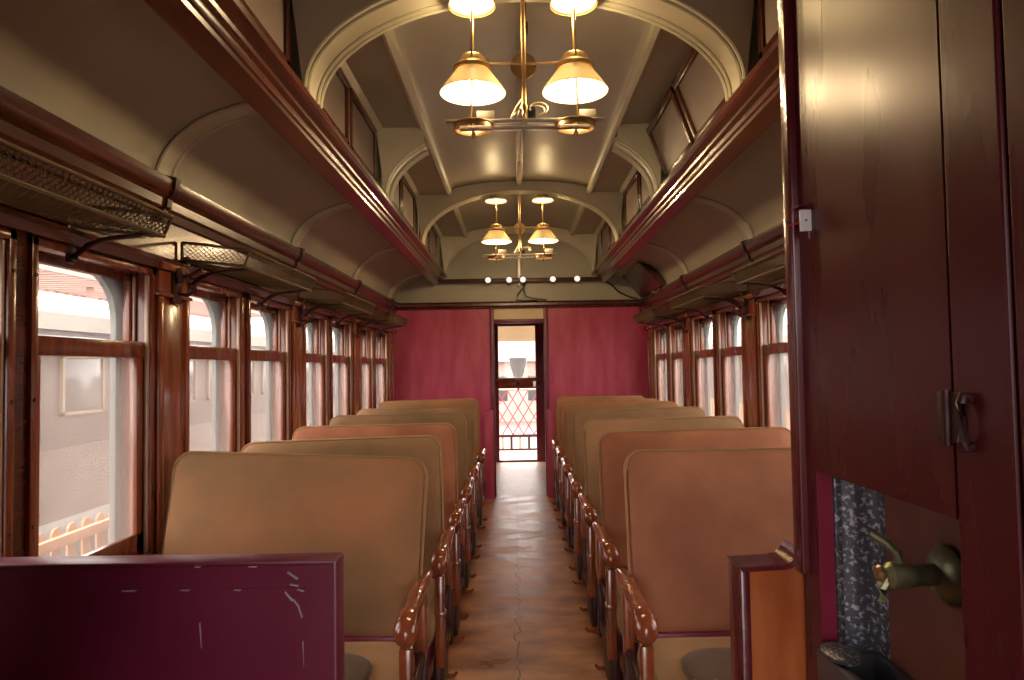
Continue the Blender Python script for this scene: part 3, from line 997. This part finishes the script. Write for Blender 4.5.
# niche inside
nx = .30
b = MB()
b.box(LX + .0045, LX + .038, NY1 - YF - .003, NY1 - YF + .01, NZ0, NZ1, 0)
b.build('niche_reveal', M['reveal'], lk, smooth=False)
b = MB()      # spotted zinc corner, curved from the reveal round to the back
prof = []
x0 = LX + .037
for i in range(9):
    a = i / 8 * PI / 2
    prof.append((x0 + .064 * math.sin(a) , NY1 - YF - .064 * (1 - math.cos(a)) - .002))
bm = b.bm
lo = [bm.verts.new((x, y, NZ0)) for x, y in prof]; hi = [bm.verts.new((x, y, NZ1)) for x, y in prof]
for i in range(len(prof) - 1): bm.faces.new((lo[i], lo[i + 1], hi[i + 1], hi[i]))
b.box(x0 - .004, x0 + .008, NY1 - YF - .012, NY1 - YF, NZ0, NZ1, .001)
b.build('zinc_lining', M['galv'], lk)
b = MB()
b.box(LX + .101, LX + .112, NY0 - YF, NY1 - YF, NZ0 - .1, NZ1, 0)
b.build('niche_back', M['rusty'], lk, smooth=False)
b = MB(); b.box(LX + .024, LX + .19, NY0 - YF, NY1 - YF + .01, NZ1 - .005, NZ1 + .015); b.box(LX + .024, LX + .19, NY0 - YF - .012, NY0 - YF, NZ0, NZ1)
b.build('niche_casing', M['locker'], lk, smooth=False)
# basin
bs = empty('water_basin', (LX + .047, 1.165, .853), 'dark zinc basin at bottom of the maroon locker niche', 'basin')
b = MB()
b.box(-.085, .08, .17, .20, -.04, .012, .006); b.box(-.085, .08, -.21, -.18, -.04, .012, .006)
b.box(-.090, -.055, -.21, .20, -.05, .014, .008); b.box(.055, .08, -.21, .2, -.05, .012, .006)
b.build('rim', M['dark_metal'], bs)
b = MB(); b.box(-.07, .07, -.19, .19, -.06, -.045, .004); b.build('bowl', M['dark_metal'], bs)
b = MB(); b.lathe([(.004, 0), (.045, .004), (.05, .012), (.035, .018)], (-.05, .15, .012), 18); b.build('drain_boss', M['galv'], bs)
bs.scale = (.66, 1, 1)
# tap
tp = TAPX = empty('water_tap', (LX + .101, 1.115, 1.075), 'tarnished green brass push tap inside maroon locker niche', 'tap')
b = MB()
b.lathe([(.045, 0), (.05, -.010), (.040, -.022), (.018, -.03), (.018, -.07), (.022, -.08), (.022, -.11), (.014, -.12)], (0, 0, 0), 18, 'X')
b.build('body', M['tap'], tp)
b = MB(); b.tube([(-.09, .0, 0), (-.115, .0, -.004), (-.125, 0, -.02), (-.125, 0, -.04)], [.014, .013, .011, .011], 10); b.build('spout', M['tap'], tp)
b = MB(); b.tube([(-.095, 0, .016), (-.095, 0, .035), (-.105, .012, .048), (-.125, .03, .062)], [.009, .008, .007, .009], 10); b.build('lever', M['tap'], tp)
b = MB(); b.lathe([(.012, 0), (.014, -.006), (.010, -.012)], (-.122, .0, .004), 12, 'X'); b.build('button', M['brass'], tp)
tp.scale = (.88, .95, .95)

# ------------------------------------------------------------------ ceiling lamps
def make_lamp():
    root = empty('ceiling_lamp', (0, 0, 2.95), 'x', 'ceiling lamp', 'twin shade brass ceiling lamps')
    Z = lambda z: z - 2.95
    LXX = .197
    b = MB(); b.tube([(0, 0, Z(2.95)), (0, 0, Z(2.36))], .009, 10); b.lathe([(.05, 0), (.045, -.012), (.02, -.03), (.009, -.035)], (0, 0, 0), 18)
    b.lathe([(.012, 0), (.015, .01), (.012, .02)], (0, 0, Z(2.40)), 10)
    b.build('stem', M['brass'], root)
    b = MB(); b.tube([(-LXX, .0, Z(2.585)), (-.10, 0, Z(2.583)), (0, 0, Z(2.58)), (.10, 0, Z(2.583)), (LXX, .0, Z(2.585))], .005, 8)
    b.build('upper_bar', M['brass'], root)
    b = MB(); b.lathe([(.050, .012), (.052, .018), (.040, .022), (.036, .018), (.02, .024), (.012, .030)], (0, 0, Z(2.58)), 20, 'Y')
    for k in range(10):
        a = 2 * PI * k / 10
        b.lathe([(.006, .012), (.006, .022)], (.046 * math.cos(a), 0, Z(2.58) + .046 * math.sin(a)), 8, 'Y')
    b.build('rosette', M['brass'], root)
    b = MB(); b.box(-.31, .31, -.012, .012, Z(2.352), Z(2.364), .002); b.box(-.25, .25, -.014, .014, Z(2.325), Z(2.338), .002)
    b.box(-.31, -.30, -.012, .012, Z(2.34), Z(2.36)); b.box(-.01, .01, -.012, .012, Z(2.325), Z(2.36))
    b.build('cross_bar', M['steel'], root)
    for s in (-1, 1):
        x = s * LXX
        b = MB(); b.lathe([(.070, -.010), (.074, -.010), (.075, 0), (.074, .010), (.070, .010), (.068, 0), (.070, -.010)], (x, 0, Z(2.335)), 32, cap=False)
        b.lathe([(.079, .006), (.080, .009), (.079, .012), (.074, .010), (.074, .007), (.079, .006)], (x, 0, Z(2.335)), 32, cap=False)
        b.tube([(x - .072, 0, Z(2.333)), (x + .072, 0, Z(2.333))], .004, 6)
        b.lathe([(.004, -.045), (.009, -.035), (.006, -.01), (.010, 0), (.008, .02)], (x, 0, Z(2.335)), 10)
        b.build('font_ring', M['brass'], root)
        b = MB()
        b.tube([(x, -.03, Z(2.78)), (x, -.05, Z(2.60)), (x, -.06, Z(2.45)), (x + s * .003, -.06, Z(2.40)), (x + s * .006, -.05, Z(2.37)), (x + s * .01, -.03, Z(2.34))], .0045, 8)
        b.tube([(x, .03, Z(2.80)), (x, .02, Z(2.61))], .006, 8)
        b.build('hanging_rod', M['brass'], root)
        # gallery + shade
        b = MB()
        b.lathe([(.045, 0), (.072, .004), (.076, .012), (.070, .022), (.056, .028), (.050, .050), (.044, .058), (.034, .062)], (x, 0, Z(2.555)), 24, cap=False)
        b.build('gallery', M['brass'], root)
        b = MB()
        b.lathe([(.126, 0), (.128, .002), (.104, .036), (.062, .092), (.058, .092), (.100, .036), (.124, .001), (.126, 0)], (x, 0, Z(2.468)), 36, cap=False)
        b.build('lamp_shade', M['shade'], root)
        b = MB()
        b.lathe([(.004, -.03), (.020, -.022), (.027, -.004), (.024, .016), (.014, .032), (.012, .05)], (x, 0, Z(2.498)), 16)
        bu = b.build('bulb', M['bulb'], root)
        b = MB(); b.lathe([(.015, 0), (.018, .01), (.018, .04), (.01, .05)], (x, 0, Z(2.535)), 12)
        b.tube([(x - .03, 0, Z(2.515)), (x + .03, 0, Z(2.515))], .0025, 6)
        b.build('socket', M['brass'], root)
        # smoke bell near the ceiling
        b = MB()
        b.lathe([(.092, -.004), (.092, 0), (.076, .016), (.056, .022), (.048, .044), (.030, .062), (.018, .076), (.012, .10)], (x, 0, Z(2.815)), 30, cap=False)
        b.build('smoke_bell', M['brass'], root)
        b = MB(); b.lathe([(.002, 0), (.086, .003), (.086, .006), (.002, .009)], (x, 0, Z(2.816)), 24)
        b.build('bell_reflector', M['bell'], root)
        b = MB()
        b.box(x + .012 * 1 - .0, x + .082, .02, .030, Z(2.372), Z(2.408), .002)
        b.build('ballast_plate', M['dull'], root)
        l = bpy.data.lights.new('bulb_light', 'POINT'); l.energy = LAMP_W; l.color = (1.0, .70, .38); l.shadow_soft_size = .03
        lo_ = bpy.data.objects.new('bulb_light', l); COL.objects.link(lo_); lo_.parent = root; lo_.location = (x, 0, Z(2.455))
        l = bpy.data.lights.new('bell_light', 'POINT'); l.energy = BELL_W; l.color = (1.0, .72, .36); l.shadow_soft_size = .03
        lo_ = bpy.data.objects.new('bell_light', l); COL.objects.link(lo_); lo_.parent = root; lo_.location = (x, 0, Z(2.765))
    b = MB(); b.box(.014, .044, -.005, .035, Z(2.362), Z(2.415), .004); b.build('junction_box', M['black'], root)
    b = MB()
    def loop(cx, cz, rx, rz, a0, a1, y, r=.0035):
        pts = [(cx + rx * math.cos(R(a0 + (a1 - a0) * i / 14)), y, cz + rz * math.sin(R(a0 + (a1 - a0) * i / 14))) for i in range(15)]
        b.tube(pts, r, 6)
    loop(.055, Z(2.402), .035, .022, 200, -60, -.01)
    loop(.050, Z(2.398), .028, .016, 180, -80, .0)
    b.tube([(-.01, -.01, Z(2.44)), (-.03, -.012, Z(2.41)), (-.05, -.01, Z(2.37))], .0035, 6)
    b.tube([(-.005, .0, Z(2.43)), (-.018, 0, Z(2.40)), (-.03, 0, Z(2.365))], .0035, 6)
    b.tube([(-.05, 0, Z(2.37)), (-.02, -.01, Z(2.40)), (.0, -.01, Z(2.40))], .003, 6)
    b.build('cord', M['cord'], root)
    return root
LAMP_W = 13.0
BELL_W = 3.6
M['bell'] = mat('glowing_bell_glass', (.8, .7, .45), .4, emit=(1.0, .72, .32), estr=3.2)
lamp = make_lamp()
lamp.location = (0.0, 2.66, 2.95)
lamp['label'] = 'twin shade brass ceiling lamp hanging nearest camera'
lamp2 = copy_tree(lamp)
lamp2.location = (0.0, 5.86, 2.95)
lamp2['label'] = 'smaller looking twin shade brass ceiling lamp hanging towards the end wall'

# ceiling conduit and wire
b = MB(); b.box(-.022, .022, 2.70, YE - .02, 2.918, 2.952, .004); b.box(-.022, .022, YE - .045, YE, 2.30, 2.945, .004)
for y in (3.4, 4.3, 5.1, 6.3, 6.9): b.lathe([(.012, -.006), (.012, 0)], (0, y, 2.918), 8)
for z in (2.45, 2.6, 2.75): b.lathe([(.012, -.006), (.012, 0)], (0, YE - .045, z), 8, 'Y')
b.build('ceiling_conduit', M['steel'], label='grey metal conduit strip along the middle of the ceiling', cat='conduit')
b = MB(); b.tube([(.012, YB + .4, 2.895), (.012, 2.0, 2.895), (.012, 4.8, 2.895)], .006, 8)
b.box(-.004, .028, 3.0, 3.05, 2.88, 2.92, .003)
b.build('ceiling_rod', M['dark_iron'], label='thin dark rod running under the ceiling conduit', cat='rod')

# ------------------------------------------------------------------ track with small spot lamps
tk = empty('spot_lamp_track', (0, YE - .10, 2.365), 'dark horizontal track with small round spot lamps above the end wall', 'lamp track')
b = MB(); b.box(-.88, .93, -.015, .015, -.022, .022, .003); b.build('track', M['dark_iron'], tk)
for x in (-.34, -.11, .04, .365, .63):
    b = MB(); b.lathe([(.026, -.02), (.040, -.035), (.042, -.05), (.036, -.055)], (x, 0, 0), 16, 'Y'); sp_ = b.build('spot_lamp', M['dark_iron'], tk)
    b = MB(); b.lathe([(.034, -.052), (.026, -.064), (.010, -.070)], (x, 0, 0), 16, 'Y'); b.build('lens', M['lens'], sp_)
b = MB()
b.tube([(.07, YE - .072, 2.33), (.03, YE - .08, 2.27), (-.02, YE - .08, 2.21), (-.03, YE - .07, 2.15), (.05, YE - .06, 2.14), (.20, YE - .06, 2.145)], .007, 6)
b.tube([(.05, YE - .068, 2.33), (.05, YE - .08, 2.25), (.07, YE - .08, 2.19), (.15, YE - .07, 2.165), (.30, YE - .06, 2.15)], .006, 6)
b.build('spot_cable', M['black'], label='black looped cable dangling below the centre of spot lamp track', cat='cable')
b = MB()
b.tube([(.88, YE - .11, 2.365), (1.00, YE - .08, 2.31), (1.10, YE - .04, 2.22), (1.22, YE - .04, 2.165), (1.29, YE - .045, 2.15), (1.32, YE - .06, 2.10), (1.325, YE - .06, 1.98)], .009, 6)
b.build('corner_cable', M['black'], label='black cable running from the track down into the right corner', cat='cable')

# mahogany box on the lower deck, right
b = MB()
cor = [(1.325, 2.155)] + [(deck_pt(t / 10)[0] - .014, deck_pt(t / 10)[1] - .012) for t in range(1, 8)] + [(1.165, 2.345)]
bx_ = empty('corner_box', (0, 6.95, 0), 'dark red wooden box fixed to sloping ceiling in far right corner', 'box')
b.prism_y(cor, -.36, .71); b.build('body', M['mahog'], bx_, angle=30)
b = MB(); b.tube([(1.325, -.30, 2.14), (1.30, -.28, 2.10), (1.27, -.25, 2.12)], .012, 8); b.build('catch', M['brass'], bx_)

# ------------------------------------------------------------------ outside
b = MB(); b.box(-60, 60, -30, 90, -1.25, -1.2); 
gm = mat('ground_shaded', (.16, .14, .125), .8, col2=(.20, .18, .16), nscale=.8)  # ground colour darkened to stand in for train shed shade
b.build('ground', gm, kind='structure', smooth=False)
E = {}  # coach colours below are darkened, shade of the station roof put into them
E['roof'] = mat('coach_roof_shaded', (.20, .175, .15), .6, col2=(.25, .22, .19), nscale=1.5)
E['body'] = mat('coach_brown_shaded', (.06, .04, .036), .5, col2=(.08, .055, .045), nscale=2)
E['letter'] = mat('cream_lining', (.20, .15, .09), .5)
E['fence'] = mat('orange_picket', (.45, .20, .09), .6, col2=(.52, .26, .13), nscale=3)
E['canopy'] = mat('canopy_slats', (.50, .28, .24), .6, col2=(.58, .38, .33), nscale=2)
E['wglass'] = mat('dark_coach_glass', (.08, .08, .08), .15)
E['low'] = mat('coach_lower_grey', (.10, .078, .07), .5, col2=(.14, .108, .095), nscale=2)

def coach(s, x, y0, y1, label):
    root = empty('railway_coach', (s * x, (y0 + y1) / 2, -1.2), label, 'railway coach')
    root.scale = (1, 1, .92)
    L = (y1 - y0) / 2
    X = lambda v: s * v
    def bx(b, v0, v1, ya, yb, za, zb, bev=0):
        b.box(min(X(v0), X(v1)), max(X(v0), X(v1)), ya, yb, za, zb, bev)
    b = MB(); bx(b, 0, 2.8, -L, L, 1.0, 3.42, .02); b.build('body', E['body'], root, smooth=False)
    b = MB(); bx(b, -.02, .0, -L, L, 1.0, 1.9); b.build('lower_panel', E['low'], root, smooth=False)
    b = MB()
    pr = [(X(-.06), 3.40), (X(-.02), 3.62), (X(.25), 3.86), (X(.8), 4.02), (X(2.0), 4.02), (X(2.55), 3.86), (X(2.85), 3.62), (X(2.88), 3.40)]
    b.prism_y(pr, -L, L); b.build('roof', E['roof'], root)
    k = int(2 * L / 1.3)
    for i in range(k):
        y = -L + .7 + i * 1.3
        f = MB()
        bx(f, -.03, 0, y - .40, y + .40, 2.35, 3.05, .01)
        fo = f.build('window', E['wglass'], root)
        g = MB()
        for (ya, yb, za, zb) in ((-.42, .42, 3.05, 3.09), (-.42, .42, 2.31, 2.35), (-.42, -.38, 2.31, 3.09), (.38, .42, 2.31, 3.09)):
            bx(g, -.04, 0, y + ya, y + yb, za, zb)
        for (ya, yb, za, zb) in ((-.30, .30, 3.30, 3.33), (-.30, .30, 3.17, 3.20), (-.30, -.27, 3.17, 3.33), (.27, .30, 3.17, 3.33)):
            bx(g, -.04, 0, y + ya, y + yb, za, zb)
        g.build('window_lining', E['letter'], fo)
    for y in (-L + 2, L - 2):
        b = MB()
        for q in (-.9, .9): b.lathe([(.02, 0), (.45, .02), (.45, .10), (.48, .12), (.02, .14)], (X(.3), y + q, .46), 24, 'X')
        b.box(min(X(.2), X(.6)), max(X(.2), X(.6)), y - 1.3, y + 1.3, .35, .6, .02)
        b.build('bogie', M['dark_iron'], root)
coach(-1, 5.4, 4.0, 24, 'brown railway coach with pale roof standing outside the left windows')
coach(1, 6.8, 3.0, 25, 'brown railway coach with pale roof standing outside right windows')

def fence(s, x, y0, y1, zt, label):
    root = empty('picket_fence', (s * x, (y0 + y1) / 2, -1.2), label, 'fence')
    L = (y1 - y0) / 2
    h = zt + 1.2
    b = MB(); b.box(-.02, .02, -L, L, h - .12, h - .05, .005); b.box(-.02, .02, -L, L, h - .95, h - .85, .005); b.build('fence_rail', E['fence'], root)
    b = MB()
    k = int(2 * L / .16)
    for i in range(k):
        y = -L + .05 + i * .16
        b.prism_x([(y - .045, .1), (y + .045, .1), (y + .045, h - .03), (y + .02, h), (y - .02, h), (y - .045, h - .03)], -.035, -.02)
    p = b.build('picket', E['fence'], root, smooth=False); p['kind'] = 'stuff'
fence(-1, 3.0, 3.2, 16, .42, 'low orange picket fence outside the left windows')
fence(1, 3.4, 4, 18, .80, 'low orange picket fence outside the right windows')

def canopy(s, x, y0, y1):
    root = empty('station_canopy', (s * x, (y0 + y1) / 2, -1.2), 'reddish slatted platform canopy outside %s windows' % ('left' if s < 0 else 'right'), 'canopy')
    L = (y1 - y0) / 2
    b = MB()
    for i in range(int(2 * L / .35)):
        y = -L + i * .35
        b.box(-1.2, 1.2, y, y + .18, 4.6, 4.66)
    b.build('slat_roof', E['canopy'], root, smooth=False)
    b = MB(); b.box(-1.3, -1.2, -L, L, 4.5, 4.66); b.box(1.2, 1.3, -L, L, 4.5, 4.66); b.build('edge_beam', E['canopy'], root, smooth=False)
    for y in (-L + 1, 0, L - 1):
        b = MB(); b.box(-.08, .08, y - .08, y + .08, 0, 4.6, .01); b.build('post', E['canopy'], root)
canopy(-1, 9.8, 6, 26)

bl = empty('station_building', (0, 34, -1.2), 'low brick building far beyond the end door', 'building')
b = MB(); b.box(-6, 6, 0, 4, 0, 2.9); b.build('wall', E['canopy'], bl, smooth=False)
b = MB(); b.prism_x([(-.4, 2.9), (2, 4.0), (4.4, 2.9)], -6.3, 6.3); b.build('roof', E['roof'], bl, smooth=False)
for x in (-4.5, -2.7, -.9, .9, 2.7, 4.5):
    b = MB(); b.box(x - .4, x + .4, -.04, 0, 1.0, 2.2, .01); b.build('window', E['wglass'], bl)
